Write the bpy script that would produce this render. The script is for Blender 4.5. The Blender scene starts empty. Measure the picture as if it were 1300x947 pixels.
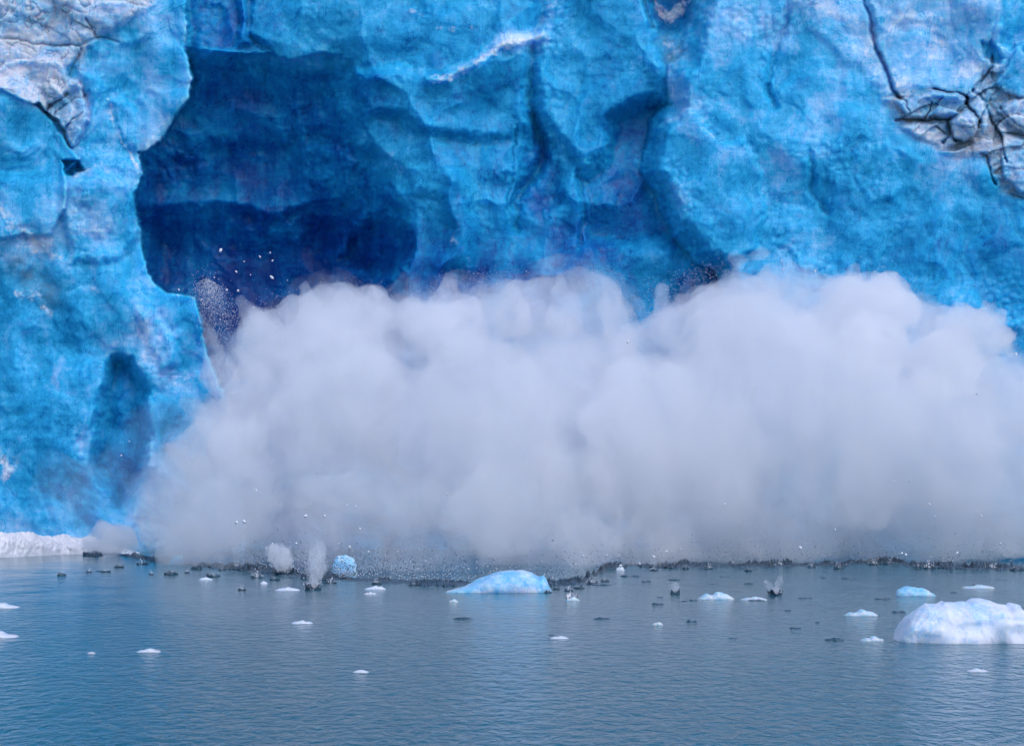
import bpy, math, random
import numpy as np
from mathutils import Vector

random.seed(7)
SC = bpy.context.scene
COL = SC.collection
F = 3250.0          # focal length in photo pixels
CX, HY = 650.0, 592.0   # photo column of the optical axis, photo row of the horizon
H = 10.0            # eye height above the water
Y0 = 308.0          # distance of the ice cliff

def P(px, py, Y):
    return Vector(((px - CX) / F * Y, Y, H + (HY - py) / F * Y))

def on_water(px, py):
    Y = H * F / (py - HY)
    return Vector(((px - CX) / F * Y, Y, 0.0))

# ------------------------------------------------------------------ noise
_rng = np.random.RandomState(11)
_perm = _rng.permutation(512).astype(np.int64)
_g = _rng.normal(size=(512, 3)); _g /= np.linalg.norm(_g, axis=1)[:, None]

def _hash(i, j, k):
    return _perm[(_perm[(_perm[i & 511] + j) & 511] + k) & 511]

def perlin(x, y, z):
    xi, yi, zi = np.floor(x).astype(np.int64), np.floor(y).astype(np.int64), np.floor(z).astype(np.int64)
    xf, yf, zf = x - xi, y - yi, z - zi
    u, v, w = (t * t * t * (t * (t * 6 - 15) + 10) for t in (xf, yf, zf))
    out = 0
    for a in (0, 1):
        wa = u if a else 1 - u
        for b in (0, 1):
            wb = v if b else 1 - v
            for c in (0, 1):
                wc = w if c else 1 - w
                g = _g[_hash(xi + a, yi + b, zi + c)]
                out = out + wa * wb * wc * (g[..., 0] * (xf - a) + g[..., 1] * (yf - b) + g[..., 2] * (zf - c))
    return out * 1.5

def fbm(x, y, z, o=4, gain=0.5):
    s, a = 0, 1.0
    for i in range(o):
        s = s + a * perlin(x + 13.7 * i, y - 7.3 * i, z + 3.1 * i)
        x, y, z, a = x * 2.03, y * 2.03, z * 2.03, a * gain
    return s

def billow(x, y, z, o=4, gain=0.5):
    s, a = 0, 1.0
    for i in range(o):
        s = s + a * (np.abs(perlin(x + 3.7 * i, y - 17.3 * i, z + 5.1 * i)) * 2 - 0.5)
        x, y, z, a = x * 2.1, y * 2.1, z * 2.1, a * gain
    return s

def worley(x, y, seed=0):
    """F1, F2 and the offset to the nearest cell point plus a random plane tilt of that cell."""
    xi, yi = np.floor(x).astype(np.int64), np.floor(y).astype(np.int64)
    f1 = np.full(x.shape, 9.0); f2 = f1.copy()
    ox = np.zeros(x.shape); oy = np.zeros(x.shape); hid = np.zeros(x.shape, np.int64)
    for a in (-1, 0, 1):
        for b in (-1, 0, 1):
            h = _hash(xi + a, yi + b, np.full(xi.shape, seed, np.int64))
            dx = xi + a + 0.5 + 0.42 * _g[h, 0] - x
            dy = yi + b + 0.5 + 0.42 * _g[h, 1] - y
            d = np.sqrt(dx * dx + dy * dy)
            m = d < f1
            f2 = np.where(m, f1, np.minimum(f2, d))
            f1 = np.where(m, d, f1)
            ox = np.where(m, dx, ox); oy = np.where(m, dy, oy); hid = np.where(m, h, hid)
    return f1, f2, ox, oy, hid

def smooth(a, b, x):
    t = np.clip((x - a) / (b - a), 0, 1)
    return t * t * (3 - 2 * t)

def seg_dist(X, Y, pts, closed):
    d = np.full(X.shape, 1e9)
    n = len(pts)
    for i in range(n if closed else n - 1):
        (x0, y0), (x1, y1) = pts[i], pts[(i + 1) % n]
        ex, ey = x1 - x0, y1 - y0
        t = np.clip(((X - x0) * ex + (Y - y0) * ey) / (ex * ex + ey * ey + 1e-9), 0, 1)
        d = np.minimum(d, (X - x0 - t * ex) ** 2 + (Y - y0 - t * ey) ** 2)
    return np.sqrt(d)

def sdf(X, Y, pts):
    ins = np.zeros(X.shape, bool)
    n = len(pts)
    for i in range(n):
        (x0, y0), (x1, y1) = pts[i], pts[(i + 1) % n]
        if y0 == y1:
            continue
        c = ((y0 > Y) != (y1 > Y)) & (X < (x1 - x0) * (Y - y0) / (y1 - y0) + x0)
        ins ^= c
    d = seg_dist(X, Y, pts, True)
    return np.where(ins, d, -d)

# ------------------------------------------------------------------ objects
def link(name, verts, faces, m, parent=None, attrs=None, shade=True):
    me = bpy.data.meshes.new(name)
    verts = np.asarray(verts, np.float32)
    if isinstance(faces, np.ndarray):
        me.vertices.add(len(verts)); me.vertices.foreach_set('co', verts.ravel())
        k = faces.shape[1]
        me.loops.add(faces.size); me.loops.foreach_set('vertex_index', faces.ravel().astype(np.int32))
        me.polygons.add(len(faces))
        me.polygons.foreach_set('loop_start', (np.arange(len(faces)) * k).astype(np.int32))
        me.update(calc_edges=True); me.validate()
    else:
        me.from_pydata([tuple(v) for v in verts], [], faces); me.update()
    if shade:
        me.polygons.foreach_set('use_smooth', np.ones(len(me.polygons), bool))
    for k, v in (attrs or {}).items():
        a = me.attributes.new(k, 'FLOAT', 'POINT'); a.data.foreach_set('value', np.asarray(v, np.float32).ravel())
    o = bpy.data.objects.new(name, me); COL.objects.link(o)
    if m: me.materials.append(m)
    if parent: o.parent = parent
    return o

def tag(o, label=None, cat=None, group=None, kind=None):
    if label: o['label'] = label
    if cat: o['category'] = cat
    if group: o['group'] = group
    if kind: o['kind'] = kind
    return o

def grid_faces(nr, nc):
    i = np.arange(nr * nc).reshape(nr, nc)
    return np.stack([i[:-1, :-1].ravel(), i[:-1, 1:].ravel(), i[1:, 1:].ravel(), i[1:, :-1].ravel()], 1)

# ------------------------------------------------------------------ materials
def mat(name):
    m = bpy.data.materials.new(name); m.use_nodes = True
    nt = m.node_tree; nt.nodes.clear()
    return m, nt

def N(nt, t, **kw):
    n = nt.nodes.new(t)
    for k, v in kw.items():
        if k.startswith('_'): setattr(n, k[1:], v)
        else: n.inputs[k.replace('__', ' ')].default_value = v
    return n

def ramp(nt, src, stops):
    r = nt.nodes.new('ShaderNodeValToRGB')
    e = r.color_ramp.elements
    while len(e) < len(stops): e.new(0.5)
    for q, (p, c) in zip(e, stops):
        q.position = p; q.color = (*c, 1) if len(c) == 3 else c
    nt.links.new(src, r.inputs[0])
    return r.outputs[0]

def math_(nt, op, a, b=None, clamp=False):
    n = nt.nodes.new('ShaderNodeMath'); n.operation = op; n.use_clamp = clamp
    for i, v in enumerate((a, b)):
        if v is None: continue
        if isinstance(v, (int, float)): n.inputs[i].default_value = v
        else: nt.links.new(v, n.inputs[i])
    return n.outputs[0]

def noise(nt, vec, scale, detail=4, rough=0.55, dist=0.0):
    n = N(nt, 'ShaderNodeTexNoise', Scale=scale, Detail=detail, Roughness=rough, Distortion=dist)
    if vec is not None: nt.links.new(vec, n.inputs['Vector'])
    return n.outputs['Fac']

def mixc(nt, fac, a, b, mode='MIX'):
    n = nt.nodes.new('ShaderNodeMix'); n.data_type = 'RGBA'; n.blend_type = mode
    for s, v in ((n.inputs[0], fac), (n.inputs[6], a), (n.inputs[7], b)):
        if isinstance(v, (int, float)): s.default_value = v
        elif isinstance(v, tuple): s.default_value = (*v, 1)
        else: nt.links.new(v, s)
    return n.outputs[2]

ICE = [(0.0, (0.004, 0.055, 0.255)), (0.2, (0.004, 0.145, 0.41)), (0.40, (0.004, 0.285, 0.55)),
       (0.6, (0.026, 0.44, 0.74)), (0.8, (0.25, 0.56, 0.84)), (1.0, (0.74, 0.81, 0.92))]

def ice_material(name, white=None, rough=0.42, bump=0.24, streaks=True, sss=0.85):
    """Glacier ice. Clear dense ice is deep blue, bubbly or weathered ice pale: 'white' is the bubble content
    (a point attribute when None), 'dirt' the rock dust and 'snow' the crust lying on it."""
    m, nt = mat(name)
    L = nt.links.new
    pos = nt.nodes.new('ShaderNodeTexCoord').outputs['Object']
    out = nt.nodes.new('ShaderNodeOutputMaterial')
    bs = N(nt, 'ShaderNodeBsdfPrincipled', Roughness=rough, IOR=1.31)
    bs.inputs['Specular IOR Level'].default_value = 0.35
    bs.inputs['Subsurface Weight'].default_value = sss
    bs.inputs['Subsurface Radius'].default_value = (0.35, 0.8, 1.3); bs.inputs['Subsurface Scale'].default_value = 1.6
    L(bs.outputs[0], out.inputs[0])
    def attr(n):
        a = nt.nodes.new('ShaderNodeAttribute'); a.attribute_name = n; return a.outputs['Fac']
    n1 = noise(nt, pos, 0.22, 6, 0.62, 0.6)
    n2 = noise(nt, pos, 1.4, 5, 0.65, 0.3)
    mp = N(nt, 'ShaderNodeMapping'); mp.inputs['Scale'].default_value = (0.25, 0.25, 2.2)
    mp.inputs['Rotation'].default_value = (0, 0.22, 0)
    L(pos, mp.inputs['Vector'])
    n3 = noise(nt, mp.outputs[0], 0.4, 6, 0.6, 2.0)
    mp2 = N(nt, 'ShaderNodeMapping'); mp2.inputs['Scale'].default_value = (2.0, 0.3, 0.2)
    L(pos, mp2.inputs['Vector'])
    n4 = noise(nt, mp2.outputs[0], 0.5, 5, 0.6, 2.0)
    w = attr('white') if white is None else white
    for n, k in ((n1, 0.80), (n2, 0.36), (n3, 0.20 if streaks else 0), (n4, 0.13 if streaks else 0)):
        w = math_(nt, 'ADD', w, math_(nt, 'MULTIPLY', math_(nt, 'SUBTRACT', n, 0.5), k))
    n5 = noise(nt, pos, 5.0, 4, 0.65, 0.5)
    w = math_(nt, 'ADD', w, math_(nt, 'MULTIPLY', math_(nt, 'SUBTRACT', n5, 0.5), 0.26))
    # hairline fractures: veins of clear ice
    for vs, vd, va in ((0.16, 2.5, 0.20), (0.45, 1.5, 0.13)):
        vn = noise(nt, mp2.outputs[0] if vs > 0.3 else pos, vs, 6, 0.55, vd)
        vl = ramp(nt, math_(nt, 'ABSOLUTE', math_(nt, 'SUBTRACT', vn, 0.5)), [(0.0, (1, 1, 1)), (0.012, (0, 0, 0))])
        w = math_(nt, 'SUBTRACT', w, math_(nt, 'MULTIPLY', vl, va if white is None else va * 0.4))
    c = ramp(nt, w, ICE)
    if white is None:
        d = attr('dirt')
        nd = noise(nt, pos, 0.7, 7, 0.7, 1.0)
        dd = math_(nt, 'MULTIPLY', d, ramp(nt, nd, [(0.35, (0.25,) * 3), (0.62, (1, 1, 1))]), True)
        c = mixc(nt, dd, c, (0.17, 0.17, 0.19))
        # crevices of dark debris
        ck = math_(nt, 'MULTIPLY', attr('crack'), ramp(nt, noise(nt, pos, 0.9, 5, 0.65), [(0.38, (0.12,) * 3), (0.62, (1, 1, 1))]), True)
        c = mixc(nt, math_(nt, 'MULTIPLY', ck, 0.7), c, (0.05, 0.055, 0.07))
        s = attr('snow')
        ns = noise(nt, pos, 0.9, 7, 0.72)
        sn = ramp(nt, math_(nt, 'ADD', s, math_(nt, 'MULTIPLY', math_(nt, 'SUBTRACT', ns, 0.5), 1.7)),
                  [(0.50, (0, 0, 0)), (0.85, (1, 1, 1))])
        c = mixc(nt, math_(nt, 'MULTIPLY', sn, 0.85), c, (0.72, 0.74, 0.80))
    L(c, bs.inputs['Base Color'])
    b = nt.nodes.new('ShaderNodeBump'); b.inputs['Strength'].default_value = bump; b.inputs['Distance'].default_value = 0.22
    hb = noise(nt, pos, 1.3, 7, 0.58, 0.6)
    hb = math_(nt, 'ADD', hb, math_(nt, 'MULTIPLY', n3, 0.15))
    L(hb, b.inputs['Height']); L(b.outputs[0], bs.inputs['Normal'])
    return m

def water_material():
    m, nt = mat('fjord_water')
    L = nt.links.new
    pos = nt.nodes.new('ShaderNodeTexCoord').outputs['Object']
    out = nt.nodes.new('ShaderNodeOutputMaterial')
    bs = N(nt, 'ShaderNodeBsdfPrincipled', Roughness=0.10, IOR=1.333); bs.inputs['Specular IOR Level'].default_value = 0.10
    bs.inputs['Base Color'].default_value = (0.004, 0.112, 0.155, 1)
    L(bs.outputs[0], out.inputs[0])
    b = nt.nodes.new('ShaderNodeBump'); b.inputs['Strength'].default_value = 1.0; b.inputs['Distance'].default_value = 1.0
    mp = N(nt, 'ShaderNodeMapping'); mp.inputs['Scale'].default_value = (1.5, 0.7, 1.0)
    L(pos, mp.inputs['Vector'])
    a1 = noise(nt, mp.outputs[0], 0.9, 4, 0.55, 0.4)
    a2 = noise(nt, mp.outputs[0], 0.13, 2, 0.5)
    # gusts: the breeze ruffles the open water and leaves the water under the cliff calmer
    sep = nt.nodes.new('ShaderNodeSeparateXYZ'); L(pos, sep.inputs[0])
    yy = math_(nt, 'ADD', sep.outputs[1], math_(nt, 'MULTIPLY', math_(nt, 'SUBTRACT', noise(nt, pos, 0.02, 3, 0.5), 0.5), 120))
    gust = ramp(nt, math_(nt, 'DIVIDE', yy, 300), [(0.40, (1, 1, 1)), (0.72, (0.22,) * 3)])
    h = math_(nt, 'ADD', math_(nt, 'MULTIPLY', math_(nt, 'MULTIPLY', a1, gust), 0.32), math_(nt, 'MULTIPLY', a2, 0.22))
    L(h, b.inputs['Height']); L(b.outputs[0], bs.inputs['Normal'])
    return m

def volume_material(name, density, color=(0.982, 0.987, 0.999), aniso=0.0, scale=None, lo=0.40, hi=0.58, floor=0.05):
    """Airborne spray; with 'scale' its density is torn into wisps by noise."""
    m, nt = mat(name)
    out = nt.nodes.new('ShaderNodeOutputMaterial')
    v = N(nt, 'ShaderNodeVolumePrincipled', Density=density, Anisotropy=aniso)
    v.inputs['Color'].default_value = (*color, 1)
    if scale:
        pos = nt.nodes.new('ShaderNodeTexCoord').outputs['Object']
        mp = N(nt, 'ShaderNodeMapping'); mp.inputs['Scale'].default_value = (1.1, 1.0, 0.7); mp.inputs['Rotation'].default_value = (0, 0.25, 0)
        nt.links.new(pos, mp.inputs['Vector'])
        n = noise(nt, mp.outputs[0], scale, 9, 0.70, 0.8)
        f = ramp(nt, n, [(lo, (floor,) * 3), (hi, (1, 1, 1))])
        nt.links.new(math_(nt, 'MULTIPLY', f, density), v.inputs['Density'])
    nt.links.new(v.outputs[0], out.inputs['Volume'])
    return m

def plain(name, col, rough=0.5, spec=0.4, noise_amt=0.3, scale=2.0):
    m, nt = mat(name)
    out = nt.nodes.new('ShaderNodeOutputMaterial')
    bs = N(nt, 'ShaderNodeBsdfPrincipled', Roughness=rough); bs.inputs['Specular IOR Level'].default_value = spec
    pos = nt.nodes.new('ShaderNodeTexCoord').outputs['Object']
    n = noise(nt, pos, scale, 6, 0.65)
    c = ramp(nt, n, [(0.3, tuple(v * (1 - noise_amt) for v in col)), (0.7, tuple(min(1, v * (1 + noise_amt)) for v in col))])
    nt.links.new(c, bs.inputs['Base Color'])
    b = nt.nodes.new('ShaderNodeBump'); b.inputs['Strength'].default_value = 0.5; b.inputs['Distance'].default_value = 0.1
    nt.links.new(n, b.inputs['Height']); nt.links.new(b.outputs[0], bs.inputs['Normal'])
    nt.links.new(bs.outputs[0], out.inputs[0])
    return m

M_ICE = ice_material('glacier_ice')
M_WATER = water_material()
M_BERG = ice_material('blue_berg_ice', white=0.85, streaks=False, bump=0.35)
M_WHITE = ice_material('white_berg_ice', white=1.0, streaks=False, bump=0.6, sss=0.4)
M_PALE = ice_material('pale_floe_ice', white=0.93, streaks=False, bump=0.3)
M_CLEAR = plain('dark_clear_ice', (0.03, 0.075, 0.11), 0.2, 0.5)
M_FOAM = plain('white_foam', (0.74, 0.76, 0.80), 0.8, 0.2, 0.12, 3.0)
M_SPLASH = plain('splash_water', (0.20, 0.30, 0.40), 0.35, 0.5, 0.5, 2.5)
M_CLOUD = volume_material('dense_spray', 0.17, scale=0.12, lo=0.31, hi=0.65, floor=0.04)
M_CRISP = volume_material('billowing_spray', 0.22, scale=0.14, lo=0.32, hi=0.62, floor=0.05)
M_HALO = volume_material('fine_spray', 0.06, scale=0.2, lo=0.42, hi=0.66, floor=0.0)
M_PUFFY = volume_material('crisp_spray', 0.55, scale=0.35, lo=0.30, hi=0.60, floor=0.08)
M_BASE = volume_material('shaded_spray', 0.085, scale=0.15, lo=0.30, hi=0.62, floor=0.12)
M_JET = volume_material('spray_jet', 0.35, scale=0.5, lo=0.36, hi=0.62, floor=0.03)
M_CREST = volume_material('bright_spray', 0.36, scale=0.24, lo=0.35, hi=0.66, floor=0.03)
M_LOW = volume_material('low_mist', 0.035, scale=0.12, lo=0.38, hi=0.68, floor=0.0)
M_VEIL = volume_material('thin_mist', 0.15, scale=0.15, lo=0.42, hi=0.68, floor=0.0)
# ------------------------------------------------------------------ glacier face
def axis(parts):
    return np.concatenate([np.arange(a, b, s) for a, b, s in parts])

def build_glacier():
    px = axis([(-620, -30, 9), (-30, 1330, 1.35), (1330, 1930, 9)])
    py = axis([(-420, -24, 9), (-24, 470, 1.3), (470, 730, 1.6)])
    X, Y = np.meshgrid(px, py)
    k = Y0 / F
    wx, wz = (X - CX) * k, (HY - Y) * k          # metres on the cliff plane
    zero = np.zeros_like(wx)
    # edges wander: warp the drawing coordinates
    ux = X + 5.5 * fbm(wx / 4.2, wz / 4.2, zero + 1, 4) + 1.6 * fbm(wx / 0.8, wz / 0.8, zero + 9, 3)
    uy = Y + 5.5 * fbm(wx / 4.2, wz / 4.2, zero + 5, 4) + 1.6 * fbm(wx / 0.8, wz / 0.8, zero + 2, 3)
    S = lambda pts: sdf(ux, uy, pts)
    LN = lambda pts: seg_dist(ux, uy, pts, False)

    # --- outlines, photo pixels
    left = [(-900, -600), (238, -600), (238, 0), (236, 60), (243, 100), (238, 128), (222, 152), (205, 180), (195, 182), (178, 192), (177, 225),
            (173, 250), (180, 300), (188, 345), (200, 362), (215, 372), (246, 376), (252, 400), (262, 440), (275, 470), (287, 500), (300, 560), (320, 800), (-900, 800)]
    right = [(882, -600), (882, 0), (878, 25), (870, 45), (866, 72), (850, 82), (846, 100), (850, 133), (838, 140), (825, 155), (817, 185), (818, 215),
             (830, 245), (840, 265), (855, 300), (880, 330), (905, 345), (930, 400), (950, 800), (2300, 800), (2300, -600)]
    cave = [(225, 58), (262, 64), (290, 67), (318, 70), (345, 66), (353, 72), (390, 70), (415, 66), (433, 70), (447, 84), (458, 104), (461, 122), (455, 146), (468, 174),
            (486, 184), (500, 199), (513, 215), (526, 245), (530, 275), (527, 320), (520, 345), (500, 600), (150, 600), (150, 58)]
    cave2 = [(150, 196), (200, 190), (244, 188), (262, 178), (280, 174), (307, 167), (340, 172), (370, 162), (418, 164), (452, 176), (480, 184), (500, 200), (510, 222), (522, 250),
             (526, 300), (515, 360), (500, 600), (150, 600)]
    cave3 = [(150, 260), (200, 257), (250, 259), (296, 256), (318, 260), (331, 268), (359, 270), (380, 262), (394, 255), (430, 246), (448, 240), (463, 234), (480, 240), (503, 252), (516, 266),
             (522, 285), (524, 330), (500, 600), (150, 600)]
    cave4 = [(436, 330), (450, 296), (466, 283), (492, 280), (512, 292), (520, 315), (510, 345), (470, 350)]
    dL, dR, dC, dC2, dC3, dC4 = map(S, (left, right, cave, cave2, cave3, cave4))
    inL, inR = smooth(-1.5, 1.5, dL), smooth(-2.5, 2.5, dR)
    cen = (1 - inL) * (1 - inR)
    inC, inC2, inC3, inC4 = smooth(-2.5, 2.5, dC), smooth(-4, 20, dC2), smooth(-4, 14, dC3), smooth(-12, 12, dC4)

    D = zero.copy()
    # --- general relief: long swells, concave scallops with ridges between, fracture planes
    D += 1.9 * fbm(wx / 16, wz / 16, zero + 3, 3)
    wa = perlin(wx / 6, wz / 6, zero) + 0.15 * perlin(wx / 2, wz / 2, zero + 4)
    wb = perlin(wx / 6, wz / 6, zero + 30) + 0.15 * perlin(wx / 2, wz / 2, zero + 34)
    f1, f2, ox, oy, hid = worley((wx + 3.5 * wa) / 8.5, (wz + 3.5 * wb) / 11, 3)
    D += 1.9 * (np.minimum(f1, 1.0) ** 2 - 0.25) * (0.5 + 0.9 * cen + 0.25 * inR)
    patch = smooth(-0.2, 0.4, fbm(wx / 11, wz / 11, zero + 40, 2))
    g1, g2, px_, py_, gid = worley((wx + 1.6 * wa) / 3.1 + 7, (wz + 1.6 * wb) / 4.2, 8)
    D += 0.30 * (np.minimum(g1, 1.0) ** 2 - 0.2) * patch
    # slabs: stepped levels of a slow noise give crisp broken edges here and there
    q1 = fbm(wx / 9 + 0.4 * wb, wz / 12 + 0.4 * wa, zero + 140, 3) * 3.2
    st = np.floor(q1) + smooth(0.3, 0.7, q1 - np.floor(q1))
    D += 0.5 * (st * 0.35 + q1 * 0.65) * (0.45 + 0.55 * inL + 0.3 * inR)
    D += 0.16 * fbm(wx / 3.6, wz / 3.6, zero + 12, 4, 0.5)
    D += 0.055 * fbm(wx / 0.8, wz / 0.8, zero + 22, 3, 0.5)
    D += 0.22 * perlin(wx / 2.8, wz / 16, zero + 50) + 0.08 * perlin(wx / 12, wz / 1.3, zero + 60) * smooth(-0.2, .3, perlin(wx / 20, wz / 20, zero + 77))
    # broken crumbly patches
    crum = smooth(0.25, 0.6, fbm(wx / 8, wz / 8, zero + 160, 3))
    h1, h2, hx, hy, hg = worley(wx / 0.9 + 0.6 * wa, wz / 0.9 + 0.6 * wb, 12)
    D += crum * 0.35 * (0.6 - np.minimum(h1, 1.0))
    W = 0.37 + 0.24 * fbm(wx / 14, wz / 14, zero + 80, 2) + 0.11 * fbm(wx / 4.5, wz / 6, zero + 82, 3) + 0.20 * smooth(28, 56, wz) + 0.10 * crum
    W += 0.06 * (st - q1)
    dirt, snow, crack = zero.copy(), zero.copy(), zero.copy()

    # --- the big steps
    D += inL * 8.5 + inR * 5.5 * smooth(-2.5, 30, dR) + inR * 1.5
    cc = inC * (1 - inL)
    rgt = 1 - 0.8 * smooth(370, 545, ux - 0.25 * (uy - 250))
    D += -cc * rgt * (1.0 + 9.5 * (1 - np.exp(-np.maximum(dC, 0) / 42)))
    D += -cc * rgt * inC2 * (1.8 + 1.5 * smooth(0, 50, dC2))
    D += -cc * rgt * inC3 * (2.5 + 5.0 * smooth(0, 60, dC3))
    D += -cc * inC4 * 4.0
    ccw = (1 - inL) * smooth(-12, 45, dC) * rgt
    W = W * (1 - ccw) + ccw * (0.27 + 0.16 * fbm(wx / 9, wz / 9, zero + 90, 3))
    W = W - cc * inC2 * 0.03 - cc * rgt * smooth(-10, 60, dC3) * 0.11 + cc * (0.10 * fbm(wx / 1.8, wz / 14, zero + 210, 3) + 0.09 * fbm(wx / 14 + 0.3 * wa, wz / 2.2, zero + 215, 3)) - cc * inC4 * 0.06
    # mouth pinnacle of ice in the cave, low right
    W = W * (1 - inL) + inL * (0.66 + 0.20 * fbm(wx / 8, wz / 8, zero + 95, 4) + 0.08 * crum)
    W = W * (1 - inR) + inR * (0.53 + 0.22 * fbm(wx / 10, wz / 10, zero + 97, 4) + 0.17 * smooth(28, 60, wz))

    def lump(pts, h, edge=2.5, fade=None, w=None, wa=1.0, mask=None, wfade=10):
        nonlocal D, W
        if mask is None: edge, h = edge * 3.2, h * 0.85
        elif mask is inL and edge > 2.2: edge *= 2.2
        d = S(pts)
        s = smooth(-edge, edge * 1.3, d)
        if mask is not None: s = s * mask
        D = D + h * s * (np.exp(-np.maximum(d, 0) / fade) if fade else 1)
        if w is not None:
            s2 = smooth(-wfade, wfade, d) * wa
            if mask is not None: s2 = s2 * mask
            W = W * (1 - s2) + w * s2
        return s, d

    def groove(pts, width, depth, c=0.0, cw=None):
        nonlocal D, crack
        d = LN(pts)
        D = D - depth * np.exp(-(d / width) ** 2)
        if c: crack = np.maximum(crack, c * np.exp(-(d / (cw or width * 0.7)) ** 2))

    # --- centre
    lump([(455, 92), (480, 84), (505, 84), (540, 98), (565, 97), (573, 88), (600, 80), (632, 60), (690, 43), (676, 70), (671, 120), (672, 165), (640, 174),
          (611, 178), (562, 172), (530, 169), (517, 160), (511, 147), (465, 146)], 2.6, 3, 90, 0.44, 0.5)
    lump([(462, 150), (510, 150), (517, 168), (562, 180), (611, 186), (656, 176), (655, 215), (600, 232), (560, 222), (520, 212), (490, 186)], 0.9, 6)
    lump([(690, 40), (720, 0), (720, -600), (826, -600), (826, 0), (832, 50), (846, 84), (846, 100), (842, 125), (800, 132), (776, 148), (768, 195), (742, 207), (728, 197), (700, 176), (682, 130), (678, 80)],
         2.8, 3, 110, 0.45, 0.5)
    lump([(676, 150), (700, 182), (714, 216), (716, 260), (690, 278), (655, 262), (658, 215)], -1.3, 3, None, 0.24, 0.8)
    lump([(776, 150), (800, 140), (850, 133), (838, 160), (830, 200), (832, 240), (850, 270), (862, 310), (740, 310), (738, 225), (768, 208)], -2.2, 3, None, 0.30, 0.9)
    lump([(520, 213), (555, 212), (580, 216), (597, 235), (603, 290), (592, 345), (560, 335), (578, 290), (560, 255), (530, 240)], 1.8, 4, 60, 0.46, 0.6)
    lump([(300, -600), (322, 0), (320, 40), (345, 64), (240, 64), (236, 0), (236, -600)], -1.2, 5, None, 0.24, 0.8, 1 - inL)
    lump([(303, -20), (316, -20), (318, 30), (322, 60), (300, 60), (308, 30)], 1.5, 5, None, 0.50, 0.7, 1 - inL)
    lump([(322, -40), (400, -60), (690, -60), (690, 36), (640, 50), (600, 70), (560, 88), (500, 76), (450, 66), (420, 60), (330, 58)], 0.6, 6, None, 0.47, 0.7)
    groove([(700, -60), (686, 30), (676, 60), (672, 120), (680, 160), (692, 200), (662, 240), (655, 290)], 7, 1.6)
    groove([(655, 160), (650, 220), (648, 290)], 2.0, 0.5)
    groove([(735, 215), (738, 250), (742, 280), (735, 310)], 4, 0.8)
    # --- dark crevice with a stuck snow block between centre and right
    lump([(823, -60), (880, -60), (877, 24), (866, 42), (846, 44), (832, 34), (824, 10)], -4.0, 3, None, 0.25, 0.9)
    groove([(822, -60), (822, 10), (826, 34)], 3, 1.5, 0.6)
    dirt = np.maximum(dirt, 0.5 * np.exp(-(LN([(840, 50), (862, 60), (852, 75)]) / 9) ** 2))
    # --- left buttress
    lump([(-900, -600), (205, -600), (202, 0), (174, 22), (132, 47), (112, 57), (104, 90), (100, 70), (85, 84), (40, 80), (0, 88), (-900, 88)], 1.0, 3, None, 0.93, 0.95, inL, 5)
    lump([(-900, 87), (0, 87), (30, 78), (57, 73), (80, 80), (90, 98), (104, 108), (112, 155), (104, 172), (90, 184), (76, 160), (60, 142), (45, 128), (0, 118), (-900, 118)], 2.2, 2, None, 0.96, 1.0, inL, 4)
    lump([(60, 132), (84, 120), (100, 106), (113, 120), (114, 155), (104, 172), (90, 184), (76, 160)], -1.2, 2.5, None, 0.88, 1, inL, 3)
    lump([(-900, 118), (0, 118), (30, 122), (46, 132), (60, 146), (78, 172), (102, 202), (98, 210), (82, 222), (85, 262), (60, 300), (-900, 320)], 1.3, 2, 200, 0.60, 0.7, inL)
    lump([(134, 58), (165, 42), (190, 50), (178, 100), (165, 120), (150, 118), (138, 115), (130, 90)], -1.0, 8, None, 0.48, 0.7, inL)
    lump([(132, 124), (150, 122), (172, 140), (178, 155), (177, 190), (160, 186), (148, 160)], 1.2, 3, None, 0.62, 0.7, inL)
    lump([(106, 90), (128, 95), (135, 140), (160, 185), (172, 222), (150, 220), (125, 210), (105, 208), (104, 180), (112, 150)], 0.8, 3, None, 0.60, 0.5, inL)
    lump([(84, 230), (104, 222), (122, 212), (142, 224), (172, 235), (176, 300), (150, 330), (90, 330), (80, 270)], 1.4, 3, 60, 0.66, 0.5, inL)
    lump([(76, 205), (100, 204), (108, 214), (92, 222), (82, 222)], -2.2, 2, None, 0.3, .8, inL, 3)
    lump([(176, 395), (200, 398), (220, 430), (226, 460), (205, 470), (185, 440)], 1.2, 3, 40, 0.64, 0.5, inL)
    lump([(-900, 330), (0, 330), (60, 330), (110, 360), (100, 420), (70, 460), (60, 540), (80, 640), (-900, 640)], -1.6, 10, None, 0.48, 0.6, inL)
    s, d = lump([(140, 460), (148, 455), (164, 458), (178, 476), (188, 494), (181, 512), (183, 530), (190, 560), (182, 600), (150, 640), (120, 600), (128, 500)], -4.2, 4.5, None, 0.38, 0.85, inL, 14)
    # weathered streaks, cracks and dirt
    groove([(110, 25), (122, 40), (126, 50), (150, 56)], 1.6, 0.5, 0.6, 1.2)
    groove([(0, 48), (30, 52), (70, 60), (100, 52), (126, 50)], 1.8, 0.4, 0.4)
    groove([(45, 128), (60, 142), (76, 160), (90, 184)], 2, 0.8, 0.7, 1.5)
    groove([(58, 140), (70, 128), (84, 120)], 2.2, 0.8, 0.8, 1.8)
    groove([(68, 150), (72, 140), (90, 128), (108, 120)], 1.4, 0.4, 0.5)
    groove([(80, 168), (92, 152), (104, 142)], 1.4, 0.4, 0.4)
    vein = np.abs(fbm(wx / 5, wz / 5, zero + 120, 4))
    pale_l = smooth(-4, 8, S([(-900, -600), (205, -600), (202, 0), (174, 22), (132, 47), (112, 57), (108, 100), (113, 155), (90, 184), (45, 128), (0, 118), (-900, 118)])) * inL
    crack = np.maximum(crack, pale_l * 0.45 * np.exp(-(vein / 0.018) ** 2))
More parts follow.
